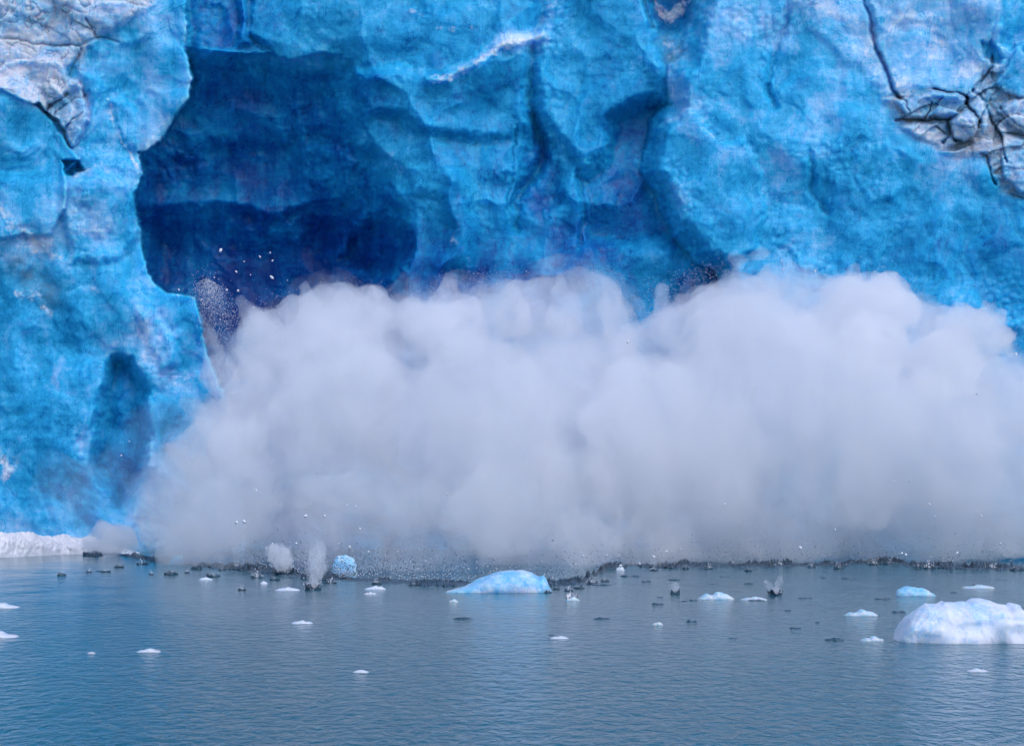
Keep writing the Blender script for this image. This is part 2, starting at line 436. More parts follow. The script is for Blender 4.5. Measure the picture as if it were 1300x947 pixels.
    D -= pale_l * 0.25 * np.exp(-(vein / 0.03) ** 2)
    dirt = np.maximum(dirt, pale_l * 0.35)
    k1, k2, kx, ky, kg = worley(wx / 6.5 + 0.9 * wa, (wz + 0.2 * wx) / 3.6 + 0.9 * wb, 33)
    D += pale_l * (0.9 * (kx * _g[kg, 0] + ky * _g[kg, 1]) + 0.2 * _g[kg, 2] - 0.12 * np.exp(-((k2 - k1) / 0.05) ** 2) + 0.3 * fbm(wx / 2, wz / 1.4, zero + 235, 4))
    dirt = np.maximum(dirt, 0.55 * np.exp(-(LN([(22, 335), (40, 355), (62, 372)]) / 16) ** 2) * inL)
    # --- right buttress
    lump([(850, 133), (872, 138), (892, 156), (906, 172), (930, 182), (945, 176), (960, 200), (975, 260), (960, 320), (900, 345), (800, 345), (800, 133)], 1.0, 5, 160, 0.58, 0.4, inR, 18)
    lump([(1085, 190), (1110, 186), (1122, 180), (1150, 186), (1170, 200), (1165, 240), (1100, 260), (1085, 215)], 0.5, 5, 40, 0.55, 0.3, inR, 18)
    lump([(1035, -600), (1035, 0), (1028, 36), (1058, 60), (1068, 82), (1096, 92), (1112, 112), (1126, 126), (1262, 126), (1282, 60), (1290, -600)], 0.5, 6, None, 0.82, 0.95, inR, 22)
    groove([(1098, -60), (1101, 0), (1104, 25), (1112, 50), (1115, 65), (1123, 85), (1128, 105), (1145, 126)], 2.2, 1.3, 0.0)
    lump([(1104, -60), (1107, 0), (1118, 60), (1130, 100), (1148, 124), (1240, 122), (1270, 0), (1270, -60)], 0.7, 1.5, 80, None, 0, inR)
    groove([(1002, -40), (1000, 30), (985, 70), (975, 110), (982, 135)], 5, 0.8)
    groove([(1028, 200), (1032, 240), (1050, 270)], 5, 0.7)
    # rim of blue ice and white horns at the top right
    lump([(1275, -60), (1500, -100), (1500, 40), (1300, 52), (1285, 62), (1268, 56), (1270, 20)], -2.0, 2.5, None, 0.58, 0.9, inR, 4)
    lump([(1248, 52), (1258, 50), (1276, 70), (1270, 80), (1250, 74)], -1.2, 2, None, 0.6, 0.8, inR, 4)
    lump([(1280, 84), (1290, 54), (1300, 66), (1500, 100), (1500, 130), (1300, 124), (1275, 120), (1262, 108)], 1.0, 2, None, 0.72, 0.8, inR, 5)
    dz = S([(1122, 124), (1150, 118), (1180, 112), (1232, 116), (1262, 84), (1252, 74), (1276, 80), (1262, 108), (1300, 122), (1700, 120), (1700, 252), (1300, 250), (1270, 244), (1262, 216), (1245, 196),
            (1215, 202), (1190, 190), (1160, 170), (1140, 155)])
    zs = smooth(-6, 8, dz) * inR
    W = W * (1 - zs) + zs * 0.84
    dirt = np.maximum(dirt, 0.75 * zs)
    k1, k2, kx, ky, kg = worley(wx / 4.2 + 0.9 * wa, (wz - 0.25 * wx) / 2.3 + 0.9 * wb, 21)
    brk = 1.3 * (kx * _g[kg, 0] + ky * _g[kg, 1]) + 0.5 * _g[kg, 2] - 0.25 * np.exp(-((k2 - k1) / 0.07) ** 2) + 0.5 * fbm(wx / 1.8, wz / 1.2, zero + 230, 4)
    D += zs * brk
    crack = np.maximum(crack, 0.30 * zs * np.exp(-((k2 - k1) / 0.04) ** 2))
    for pts, h in (([(1138, 130), (1160, 122), (1185, 117), (1215, 118), (1228, 126), (1226, 134), (1200, 147), (1170, 150), (1150, 148)], 1.2),
                   ([(1205, 152), (1214, 146), (1226, 139), (1243, 152), (1238, 166), (1222, 177), (1208, 172)], 1.5),
                   ([(1266, 138), (1285, 128), (1300, 125), (1560, 120), (1560, 172), (1300, 170), (1284, 158)], 1.3),
                   ([(1142, 158), (1165, 158), (1200, 155), (1206, 172), (1214, 182), (1196, 190), (1172, 176)], 0.5),
                   ([(1270, 165), (1300, 178), (1560, 180), (1560, 240), (1300, 240), (1276, 225)], 0.8),
                   ([(1228, 120), (1244, 118), (1256, 134), (1258, 160), (1250, 170), (1244, 150), (1232, 136)], 0.7)):
        s, d = lump(pts, h * 1.5, 2.8, None, 0.90, 0.6, inR, 3)
        dirt = dirt * (1 - 0.55 * s)
    for pts, w_, c in (([(1262, 70), (1262, 84), (1246, 104), (1236, 116)], 3, 0.7), ([(1236, 116), (1252, 130), (1262, 158), (1270, 176), (1280, 204)], 2.2, 0.9),
                   ([(1138, 152), (1165, 154), (1200, 151), (1206, 150)], 1.8, 0.85), ([(1204, 150), (1206, 168), (1212, 178)], 2, 0.7), ([(1248, 196), (1260, 214), (1264, 236)], 2.2, 0.8),
                   ([(1228, 120), (1230, 136), (1244, 150), (1242, 165)], 1.6, 0.9), ([(1150, 128), (1153, 146)], 1.3, 0.7), ([(1180, 128), (1176, 150)], 1.2, 0.5),
                   ([(1186, 114), (1216, 116), (1230, 124)], 1.6, 0.7), ([(1268, 136), (1280, 150), (1300, 165)], 1.8, 0.6), ([(1190, 162), (1205, 172), (1200, 184)], 1.5, 0.5)):
        groove(pts, w_ * 0.75, 1.1, c * 0.5, w_ * 0.6)
    rl = LN([(540, 100), (566, 98), (575, 88), (600, 79), (632, 60), (690, 44)])
    D += 1.5 * np.exp(-(rl / 7) ** 2); W += 0.22 * np.exp(-(rl / 14) ** 2)
    # --- snow and crushed ice lodged on ledges
    def crust(pts, width, amt=1.0):
        nonlocal snow
        snow = np.maximum(snow, 0.85 * amt * np.exp(-(LN(pts) / (width * 1.3)) ** 2))
    crust([(548, 102), (572, 96), (590, 86)], 7, 0.75); crust([(600, 78), (640, 58), (688, 46)], 6, 0.9)
    crust([(690, 40), (676, 44), (700, 10)], 8, 0.5)
    crust([(520, 12), (530, 18)], 8, 0.6); crust([(555, 36), (590, 34), (606, 40)], 8, 0.5)
    crust([(134, 128), (143, 160), (163, 190), (174, 222)], 4, 0.75); crust([(92, 224), (108, 214), (124, 210)], 5, 0.7)
    crust([(0, 85), (40, 78), (80, 80)], 4, 0.5); crust([(30, 124), (60, 142), (80, 170), (98, 198)], 3, 0.6)
    crust([(0, 265), (12, 290), (40, 302), (70, 325)], 12, 0.7); crust([(24, 372), (46, 378), (60, 392)], 9, 0.75)
    crust([(0, 580), (14, 590), (8, 600)], 14, 0.8); crust([(45, 318), (50, 326)], 6, 0.7)
    crust([(580, 280), (574, 310), (590, 330)], 7, 0.55); crust([(455, 60), (480, 68)], 9, 0.45)
    crust([(870, 140), (890, 156), (905, 172)], 4, 0.6); crust([(838, 60), (866, 64), (855, 72)], 7, 0.6)
    crust([(218, 376), (246, 378)], 3, 0.6); crust([(115, 365), (125, 372)], 5, 0.6); crust([(185, 510), (196, 500)], 5, 0.6)
    crust([(838, 12), (850, 20), (862, 14)], 7, 1.0); crust([(868, 8), (876, 4)], 4, 0.9)
    crust([(1144, 158), (1160, 158)], 4, 0.6); crust([(1222, 143), (1232, 146)], 4, 0.6)
    snow = snow + 0.12 * patch * (1 - inC) * fbm(wx / 5, wz / 5, zero + 200, 3)
    rubb = smooth(0.3, 0.9, snow)
    D += rubb * (0.35 * np.abs(fbm(wx / 0.9, wz / 0.9, zero + 31, 3)) * 2)
    # slight backward lean
    D -= 0.05 * np.maximum(wz, 0)
    Yw = Y0 - D
    V = np.stack([(X - CX) / F * Yw, Yw, H + (HY - Y) / F * Yw], -1)
    nr, nc = X.shape
    # the top surface runs back from the cliff edge and the flanks close the block
    back = []
    for j, dy in enumerate((12, 40, 110, 260)):
        r = V[0].copy(); r[:, 1] += dy; r[:, 2] += dy * 0.10 + 4 * fbm(r[:, 0] / 14, r[:, 1] / 14, np.zeros(nc) + 5, 3)
        back.append(r)
    V = np.concatenate([np.stack(back[::-1]), V], 0)
    pad = lambda a, v: np.concatenate([np.full((4, nc), v), a], 0)
    faces = grid_faces(nr + 4, nc)[:, ::-1]
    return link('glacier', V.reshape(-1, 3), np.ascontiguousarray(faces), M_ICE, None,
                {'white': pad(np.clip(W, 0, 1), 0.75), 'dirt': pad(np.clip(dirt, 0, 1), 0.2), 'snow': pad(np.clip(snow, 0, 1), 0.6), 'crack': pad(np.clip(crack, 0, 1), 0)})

glacier = build_glacier()
tag(glacier, 'towering cliff of blue glacier ice with a deep dark cave above the spray', 'glacier')
# ------------------------------------------------------------------ spray cloud
def ico(n):
    import bmesh
    bm = bmesh.new(); bmesh.ops.create_icosphere(bm, subdivisions=n, radius=1)
    v = np.array([q.co[:] for q in bm.verts]); f = np.array([[q.index for q in p.verts] for p in bm.faces]); bm.free()
    return v, f

def blob_cloud(name, balls, voxel, material, parent, amps, seed=0.0, sm=40):
    """Union of balls remeshed into one skin, then pushed in and out along its normals by billowing noise."""
    sv, sf = ico(3)
    vs, fs = [], []
    for (px, py, r, Y) in balls:
        c = P(px, py, Y); R = r / F * Y
        q = sv * R + np.array(c)
        q[:, 2] = np.maximum(q[:, 2], -0.8)
        fs.append(sf + sum(map(len, vs))); vs.append(q)
    tmp = link(name + '_tmp', np.concatenate(vs), np.concatenate(fs), None)
    rm = tmp.modifiers.new('r', 'REMESH'); rm.mode = 'VOXEL'; rm.voxel_size = voxel
    s = tmp.modifiers.new('s', 'SMOOTH'); s.iterations = sm; s.factor = 0.5
    ev = tmp.evaluated_get(bpy.context.evaluated_depsgraph_get())
    me = bpy.data.meshes.new_from_object(ev)
    old = tmp.data; bpy.data.objects.remove(tmp); bpy.data.meshes.remove(old)
    n = len(me.vertices)
    co = np.empty(n * 3, np.float32); me.vertices.foreach_get('co', co); co = co.reshape(-1, 3).astype(float)
    for scale, amp, kind in amps:
        me.update()
        no = np.empty(n * 3, np.float32); me.vertex_normals.foreach_get('vector', no); no = no.reshape(-1, 3)
        x, y, z = (co / scale + seed).T
        h = billow(x, y, z, 2) if kind == 'b' else fbm(x, y, z, 2)
        co += no * (amp * h)[:, None]
        co[:, 2] = np.maximum(co[:, 2], -0.8)
        me.vertices.foreach_set('co', co.astype(np.float32).ravel()); 
    me.update()
    # a second remesh leaves one clean closed skin without folds
    t2 = bpy.data.objects.new(name + '_tmp', me); COL.objects.link(t2)
    rm = t2.modifiers.new('r', 'REMESH'); rm.mode = 'VOXEL'; rm.voxel_size = voxel * 0.8
    me2 = bpy.data.meshes.new_from_object(t2.evaluated_get(bpy.context.evaluated_depsgraph_get()))
    bpy.data.objects.remove(t2); bpy.data.meshes.remove(me); me = me2
    me.polygons.foreach_set('use_smooth', np.ones(len(me.polygons), bool))
    me.name = name
    me.materials.clear(); me.materials.append(material)
    o = bpy.data.objects.new(name, me); COL.objects.link(o); o.parent = parent
    return o

cloud = bpy.data.objects.new('spray_cloud', None); COL.objects.link(cloud)
tag(cloud, 'huge billowing white spray cloud bursting up from the water across the foot of the cliff', 'spray cloud')
LEFTC = [(345, 445, 52, 280), (318, 525, 52, 274), (290, 605, 60, 267), (232, 668, 45, 262), (236, 700, 36, 258), (268, 545, 44, 272), (246, 605, 52, 267), (222, 645, 52, 265), (300, 640, 55, 262), (262, 690, 36, 258), (195, 695, 24, 264), 
         (420, 430, 52, 280), (500, 450, 62, 281), (450, 540, 110, 268), (400, 560, 78, 268), (530, 610, 66, 262),
         (520, 425, 56, 282), (585, 422, 66, 283), (660, 420, 72, 284), (745, 415, 66, 284), (440, 405, 44, 281), (600, 560, 130, 266), (620, 660, 72, 252),
         (700, 640, 80, 262), (650, 640, 80, 260), (720, 530, 100, 272), (770, 600, 90, 268)]
RIGHTC = [(850, 440, 70, 277), (920, 415, 75, 275), (830, 560, 110, 266), (900, 600, 125, 267), (950, 480, 115, 270), (1010, 425, 72, 275),
          (1080, 420, 70, 272), (1115, 400, 48, 270), (1150, 445, 62, 268), (1225, 437, 44, 268), (1253, 420, 28, 268), (1060, 560, 140, 267), (1180, 560, 120, 268), (1240, 510, 70, 270),
          (1300, 560, 110, 271), (1000, 650, 95, 268), (1120, 660, 85, 271), (1240, 660, 95, 271), (1345, 640, 110, 273), (830, 690, 55, 262),
          (745, 685, 48, 255), (1420, 560, 120, 276), (1520, 620, 110, 278)]
VEIL = [(270, 400, 20, 282), (275, 460, 26, 280), (215, 640, 48, 266), (178, 680, 26, 262),
        (400, 500, 90, 276), (560, 480, 90, 276), (700, 480, 90, 278), (280, 560, 50, 274), (1320, 500, 60, 277),
        (420, 680, 75, 250), (500, 690, 60, 244), (340, 690, 55, 250), (600, 700, 50, 240), (700, 700, 50, 248)]
A_CRISP = [(15.0, 2.2, 'f'), (6.0, 1.3, 'f'), (2.6, 0.7, 'b'), (1.3, 0.4, 'b'), (0.7, 0.22, 'b')]
A_SOFT = [(9.0, 2.5, 'f'), (3.6, 1.2, 'f'), (1.5, 0.5, 'f')]
blob_cloud('billow', LEFTC, 0.5, M_CLOUD, cloud, A_CRISP, 3.0)
blob_cloud('spray_halo', [(x, y, r + 15, d) for x, y, r, d in LEFTC if y < 660], 0.7, M_HALO, cloud, [(15.0, 2.2, 'f'), (6.0, 2.2, 'f'), (2.5, 1.0, 'f')], 3.0)
blob_cloud('billow', RIGHTC, 0.4, M_CRISP, cloud, A_CRISP, 20.0)
blob_cloud('spray_halo', [(x, y, r + 3, d) for x, y, r, d in RIGHTC if y < 660], 0.7, M_HALO, cloud, [(15.0, 2.2, 'f'), (6.0, 2.0, 'f'), (2.5, 0.9, 'f')], 20.0)
blob_cloud('billow', [(1085, 390, 38, 271), (1122, 382, 34, 270), (1148, 388, 24, 269), (1215, 420, 28, 268), (1250, 410, 24, 267), (1264, 428, 20, 267), (1105, 440, 50, 269), (1200, 462, 48, 268), (1040, 420, 40, 272)],
           0.35, M_PUFFY, cloud, [(6.0, 1.0, 'f'), (2.4, 0.8, 'b'), (1.1, 0.4, 'b'), (0.5, 0.15, 'b')], 33.0, 8)
RAYS = [((790, 430), (763, 343), 24), ((560, 400), (578, 350), 24), ((645, 400), (660, 340), 26), ((480, 405), (468, 360), 24), ((400, 415), (384, 358), 26), ((335, 425), (296, 376), 24), ((900, 395), (948, 330), 26),
        ((962, 375), (1006, 334), 22), ((1065, 385), (1090, 333), 22), ((286, 480), (256, 398), 20), ((715, 410), (706, 345), 26), ((850, 420), (838, 362), 24), ((520, 410), (515, 372), 20), ((440, 400), (432, 350), 22), ((610, 395), (614, 345), 18),
        ((255, 600), (205, 560), 24), ((270, 540), (228, 500), 20), ((1160, 400), (1172, 362), 14), ((1255, 420), (1284, 398), 14)]
jets = []
for (xa, ya), (xb, yb_), r0 in RAYS:
    for q in range(9):
        t = q / 8
        jets.append((xa + (xb - xa) * t, ya + (yb_ - ya) * t, r0 * (1 - t) + 3.5, 277 if xa > 270 and ya < 470 else 270))
jets += [(928 + 5.5 * q, 331 - 1.4 * q, 7 + 2 * math.sin(q * 1.3), 276) for q in range(9)]
blob_cloud('billow', [(338, 425, 36, 275), (372, 412, 38, 275), (410, 404, 36, 275), (450, 402, 36, 275), (488, 408, 32, 275), (322, 462, 38, 273), (318, 510, 40, 271), (380, 450, 50, 273), (450, 445, 50, 273), (298, 560, 40, 268), (530, 415, 36, 276), (580, 412, 40, 277)],
           0.45, M_CREST, cloud, [(7.0, 1.2, 'f'), (2.8, 0.9, 'f'), (1.2, 0.4, 'b')], 52.0, 10)
tag(blob_cloud('spray_jet', jets, 0.4, M_JET, cloud, [(5.0, 0.8, 'f'), (2.0, 0.7, 'f'), (0.8, 0.3, 'b')], 81.0, 6), kind='stuff')
blob_cloud('shaded_spray', [(300, 680, 62, 252), (380, 670, 80, 250), (460, 670, 80, 246), (540, 680, 70, 243), (620, 700, 50, 242), (230, 690, 45, 258)], 0.7, M_BASE, cloud, A_SOFT, 71.0)
tag(blob_cloud('mist_veil', VEIL, 0.7, M_VEIL, cloud, A_SOFT, 40.0), kind='stuff')
blob_cloud('low_mist', [(175, 610, 75, 279), (100, 640, 60, 284), (225, 560, 60, 280), (40, 665, 40, 285)], 1.0, M_LOW, cloud, A_SOFT, 60.0)

# fine drops and ice grit hanging in and around the cloud: nobody could count them
def grit(name, n, material, seed, where, smin, smax):
    rs = np.random.RandomState(seed)
    px, py, Y = where(rs, n)
    c = np.stack([(px - CX) / F * Y, Y, H + (HY - py) / F * Y], 1)
    c = c[c[:, 2] > 0.1]; n = len(c)
    s = rs.uniform(smin, smax, n) ** 1.0
    octa = np.array([(1, 0, 0), (-1, 0, 0), (0, 1, 0), (0, -1, 0), (0, 0, 1), (0, 0, -1)], float)
    of = np.array([(0, 2, 4), (2, 1, 4), (1, 3, 4), (3, 0, 4), (2, 0, 5), (1, 2, 5), (3, 1, 5), (0, 3, 5)])
    v = c[:, None] + octa[None] * s[:, None, None] * np.array([1, 1, 1.3]) * rs.uniform(0.6, 1.3, (n, 6, 1))
    f = of[None] + (np.arange(n) * 6)[:, None, None]
    o = link(name, v.reshape(-1, 3), f.reshape(-1, 3), material, cloud, shade=False)
    return tag(o, kind='stuff')
TOP = [(250, 355), (285, 385), (300, 392), (340, 380), (400, 368), (440, 358), (480, 368), (520, 380), (560, 355), (600, 345), (650, 348), (700, 350), (740, 343), (775, 345), (800, 385), (850, 355), (900, 332), (960, 335), (1020, 342), (1075, 348), (1110, 338), (1150, 355), (1165, 372), (1190, 398), (1230, 388), (1262, 388), (1280, 420), (1310, 450)]
def along_top(rs, n):
    t = rs.uniform(0, len(TOP) - 1.001, n); i = t.astype(int); f = t - i
    T_ = np.array(TOP, float); p = T_[i] * (1 - f)[:, None] + T_[i + 1] * f[:, None]
    return p[:, 0] + rs.normal(0, 9, n), p[:, 1] + rs.normal(14, 10, n), rs.uniform(264, 282, n)
def left_flank(rs, n):
    t = rs.uniform(0, 1, n)
    x = np.interp(t, [0, 0.25, 0.5, 0.8, 1], [262, 280, 285, 230, 170]) + rs.normal(0, 12, n)
    y = np.interp(t, [0, 0.25, 0.5, 0.8, 1], [362, 420, 500, 610, 690]) + rs.normal(0, 14, n)
    return x, y, rs.uniform(258, 272, n)
def foot(rs, n):
    x = np.concatenate([rs.normal(430, 120, n // 2), rs.uniform(150, 1320, n - n // 2)])
    yb = np.interp(x, [140, 260, 400, 540, 690, 770, 1000, 1300], [705, 716, 733, 740, 742, 722, 718, 722])
    return x, yb - np.abs(rs.normal(0, 13, n)) ** 1.1, 3250 * 10 / (yb - HY) + rs.uniform(0.3, 7, n)
def plume(rs, n):
    x = rs.normal(268, 9, n); y = 352 + np.abs(rs.normal(0, 18, n)) + np.abs(x - 262) * 0.6
    return x, y, rs.uniform(266, 272, n)
M_GRIT = plain('white_ice_grit', (0.78, 0.80, 0.84), 0.6, 0.3, 0.1)
M_DARKGRIT = plain('dark_water_drops', (0.08, 0.11, 0.15), 0.3, 0.5, 0.2)
grit('spray_grit', 9000, M_GRIT, 1, along_top, 0.010, 0.034)
grit('spray_grit', 3500, M_GRIT, 2, left_flank, 0.012, 0.04)
grit('spray_grit', 3500, M_GRIT, 3, foot, 0.015, 0.055)
grit('spray_grit', 1500, M_GRIT, 4, plume, 0.010, 0.035)
grit('dark_drops', 5000, M_DARKGRIT, 5, foot, 0.015, 0.06)
# ------------------------------------------------------------------ icebergs, floes, splashes
def set_origin(o, p):
    me = o.data; n = len(me.vertices)
    co = np.empty(n * 3, np.float32); me.vertices.foreach_get('co', co)
    co = co.reshape(-1, 3) - np.array(p, np.float32); me.vertices.foreach_set('co', co.ravel()); me.update()
    o.location = p

def berg(name, profile, depth, material, seed, rough=0.10, nu=90, nv=36, power=0.75, facet=0.25):
    """Floating ice: 'profile' is its outline seen from the shore, photo pixels, left waterline to right waterline;
    'depth' its extent away from the viewer over its width."""
    pts = np.array(profile, float)
    base = (pts[0, 1] + pts[-1, 1]) / 2
    c = on_water((pts[0, 0] + pts[-1, 0]) / 2, base)
    k = c.y / F
    x = (pts[:, 0] - CX) * k; z = np.maximum((base - pts[:, 1]) * k, 0)
    wid = x[-1] - x[0]; dep = wid * depth
    s = np.linspace(0, 1, nu); xs = x[0] + wid * (0.5 - 0.5 * np.cos(np.pi * s)) ** 1.0
    hs = np.interp(xs, x, z)
    hw = dep / 2 * np.sqrt(np.clip(1 - ((xs - x.mean()) / (wid / 2) * 0.0 + (2 * s - 1)) ** 2, 0, 1)) ** 0.8
    t = np.linspace(-0.18 * np.pi, 1.18 * np.pi, nv)
    U, T = np.meshgrid(np.arange(nu), t, indexing='ij')
    ct, st = np.cos(T), np.sin(T)
    Yy = -np.sign(ct) * np.abs(ct) ** 0.8 * hw[U]
    Zz = np.where(st > 0, np.abs(st) ** power * hs[U], st * (0.25 * wid * 0.3 + 0.1))
    V = np.stack([xs[U], Yy, Zz], -1)
    hgt = max(z.max(), 0.05)
    a = rough * min(hgt * 2, wid * 0.5)
    q = V / (hgt * 1.1)
    n1 = fbm(q[..., 0] + seed, q[..., 1] * 1.5, q[..., 2] * 1.5 + seed, 5, 0.55)
    f1, f2, ox, oy, hid = worley(V[..., 0] / (hgt * 0.8) + seed, (V[..., 1] * 0.6 + V[..., 2] * 1.2) / (hgt * 0.8), int(seed) % 50)
    r = np.stack([0 * ct, -ct, np.maximum(st, 0) * 0.7], -1)
    env = np.sin(np.pi * s)[:, None] ** 0.5
    V = V + r * ((a * n1 + facet * a * 2 * (f1 ** 2 - 0.25)) * env)[..., None]
    V[..., 1] += c.y
    o = link(name, V.reshape(-1, 3), np.ascontiguousarray(grid_faces(nu, nv)[:, ::-1]), material)
    set_origin(o, (x.mean(), c.y, 0))
    return o

def dup(o, loc, rz=0, sc=(1, 1, 1), label=None, group=None):
    c = o.copy(); COL.objects.link(c); c.location = loc; c.rotation_euler = (0, 0, rz); c.scale = sc
    if label: c['label'] = label
    if group: c['group'] = group
    for ch in o.children:
        d = ch.copy(); COL.objects.link(d); d.parent = c
    return c

tag(berg('iceberg', [(566, 751), (582, 747), (598, 741), (610, 734), (628, 728), (650, 724), (662, 723), (674, 727), (684, 733), (690, 730), (694, 735), (697, 744), (701, 751)],
         0.5, M_BERG, 3, 0.06, 130, 44, facet=0.35),
    'smooth pale blue iceberg with a long sloping left end in front of the spray cloud', 'iceberg')
tag(berg('iceberg', [(1137, 812), (1143, 797), (1150, 783), (1162, 772), (1172, 766), (1190, 768), (1196, 764), (1230, 765), (1258, 764), (1268, 768), (1278, 772), (1282, 768), (1292, 768), (1294, 778), (1320, 776), (1345, 785), (1372, 813)],
         0.55, M_WHITE, 8, 0.085, 170, 64, 0.5, 0.9),
    'big lumpy white iceberg floating nearest, flat topped with a rounded left shoulder', 'iceberg')
tag(berg('iceberg', [(421, 727), (424, 711), (429, 705), (440, 704), (449, 709), (453, 718), (453, 727)], 0.7, M_BERG, 5, 0.06, 60, 30, 0.5),
    'rounded pale blue ice boulder at the water edge right of the tall splash column', 'iceberg')
tag(berg('iceberg', [(214, 716), (220, 706), (238, 703), (242, 707), (232, 716)], 0.6, M_BERG, 6, 0.06, 50, 26, 0.6),
    'pale blue wedge of ice at the left foot of the spray cloud', 'iceberg')
tag(berg('iceberg', [(1137, 756), (1140, 748), (1150, 744), (1163, 746), (1175, 748), (1184, 753), (1188, 756)], 0.6, M_BERG, 9, 0.12, 60, 28),
    'low grey blue iceberg floating behind the big white one', 'iceberg')
FLOES = [  # left x, right x, base y, height px, material, label
    (886, 932, 760, 9, 'p', 'small pale pyramid shaped ice floe left of the V shaped splash'),
    (1072, 1114, 781, 8, 'p', 'small pale floe with a white lump on it, left of the big white iceberg'),
    (1222, 1262, 746, 4, 'p', 'flat pale floe behind the big white iceberg near the spray'),
    (940, 974, 761, 4, 'p', 'thin blue floe just below the V shaped splash'),
    (-16, 24, 771, 6, 'w', 'low white floe cut by the left border, upper of two'),
    (-24, 23, 808, 7, 'w', 'low bright white floe cut by the left border, lower of two'),
    (370, 397, 791, 4, 'w', 'narrow flat white floe alone on open water below the tall splash column'),
    (349, 381, 749, 4, 'w', 'flat white floe just left of the tall splash column'),
    (174, 204, 827, 4, 'w', 'thin white floe on the dark blue open water, lower left'),
    (111, 121, 829, 2, 'w', 'tiny white floe left of the thin white floe, lower left'),
    (463, 490, 748, 5, 'w', 'white floe left of the smooth blue iceberg, upper of a close pair'),
    (462, 478, 754, 3, 'w', 'small white floe left of the smooth blue iceberg, lower of a close pair'),
    (570, 582, 764, 4, 'p', 'small blue lump of ice below the tip of the smooth blue iceberg'),
    (648, 660, 744, 4, 'w', 'tiny white floe in front of the smooth blue iceberg'),
    (718, 736, 762, 5, 'p', 'small pale floe right of the smooth blue iceberg'),
    (698, 722, 810, 3, 'w', 'thin pair of white ice lumps on open water, lower middle'),
    (828, 842, 793, 4, 'p', 'small dark edged pale floe on open water right of the middle'),
    (1092, 1122, 813, 6, 'p', 'low pale floe touching the left tip of the big white iceberg'),
    (1046, 1072, 812, 4, 'c', 'thin dark floe lying left of the low pale floe'),
    (448, 468, 853, 3, 'w', 'thin white floe at the bottom on rippled water'),
    (252, 270, 736, 4, 'w', 'small whitish floe below the churned water on the left'),
    (330, 340, 741, 4, 'w', 'tiny bright floe beside the flat white floe'),
    (782, 793, 724, 7, 'w', 'small round white ice lump in the churned water right of the blue iceberg'),
    (1228, 1254, 852, 4, 'w', 'thin white floe at the bottom below the big white iceberg'),
]
for i, (x0, x1, yb, h, mk, lab) in enumerate(FLOES):
    rnd = random.Random(i + 40); w_ = x1 - x0
    prof = [(x0, yb)] + [(x0 + w_ * f, yb - h * max(0.25, rnd.uniform(0.45, 1.0) * math.sin(math.pi * f) ** 0.6)) for f in (0.12, 0.25, 0.4, 0.52, 0.66, 0.8, 0.92)] + [(x1, yb)]
    prof[4] = (prof[4][0], yb - h)
    tag(berg('ice_floe', prof, 0.8, {'p': M_PALE, 'w': M_WHITE, 'c': M_CLEAR}[mk], 20 + i * 1.7, 0.10, 44, 20, 0.6, 0.3), lab, 'ice floe', 'ice floes on the water')

# dark clear pieces of ice awash
DARK = [(835, 767, 16), (764, 785, 22), (878, 789, 14), (950, 741, 14), (1022, 759, 18), (1120, 760, 22), (1112, 781, 10), (1140, 777, 18), (588, 785, 24), (920, 732, 14), (1010, 797, 16),
        (765, 742, 30), (800, 731, 26), (857, 736, 18), (700, 806, 8), (838, 758, 8), (1076, 734, 18), (1240, 743, 12), (1038, 790, 6), (130, 725, 16), (300, 727, 8), (960, 762, 22), (880, 762, 10),
        (1210, 752, 10), (930, 810, 12), (1000, 775, 8), (870, 763, 10), (820, 738, 12), (1045, 733, 10), (905, 741, 10)]
proto = None
protos = []
for i, (cx_, yb, wd) in enumerate(DARK):
    if i < 5:
        rnd = random.Random(i)
        prof = [(cx_ - wd / 2, yb)] + [(cx_ - wd / 2 + wd * f, yb - rnd.uniform(0.8, 2.6)) for f in (0.15, 0.3, 0.45, 0.6, 0.75, 0.88)] + [(cx_ + wd / 2, yb)]
        o = berg('ice_sliver', prof, 0.9, M_CLEAR, 60 + i, 0.15, 30, 14, 0.6)
        o['base_w'] = wd / F * on_water(cx_, yb).y
        protos.append(o)
        tag(o, 'thin sliver of dark clear ice lying almost awash on open water', 'ice sliver', 'dark ice slivers awash')
    else:
        b = protos[i % 5]; p = on_water(cx_, yb); s = wd / F * p.y / b['base_w']
        dup(b, p, random.uniform(-0.3, 0.3) + (math.pi if i % 2 else 0), (s, s, min(1.0, max(0.5, 0.7 * s))))
for b in protos: del b['base_w']
for o in COL.objects:
    if 'base_w' in o: del o['base_w']

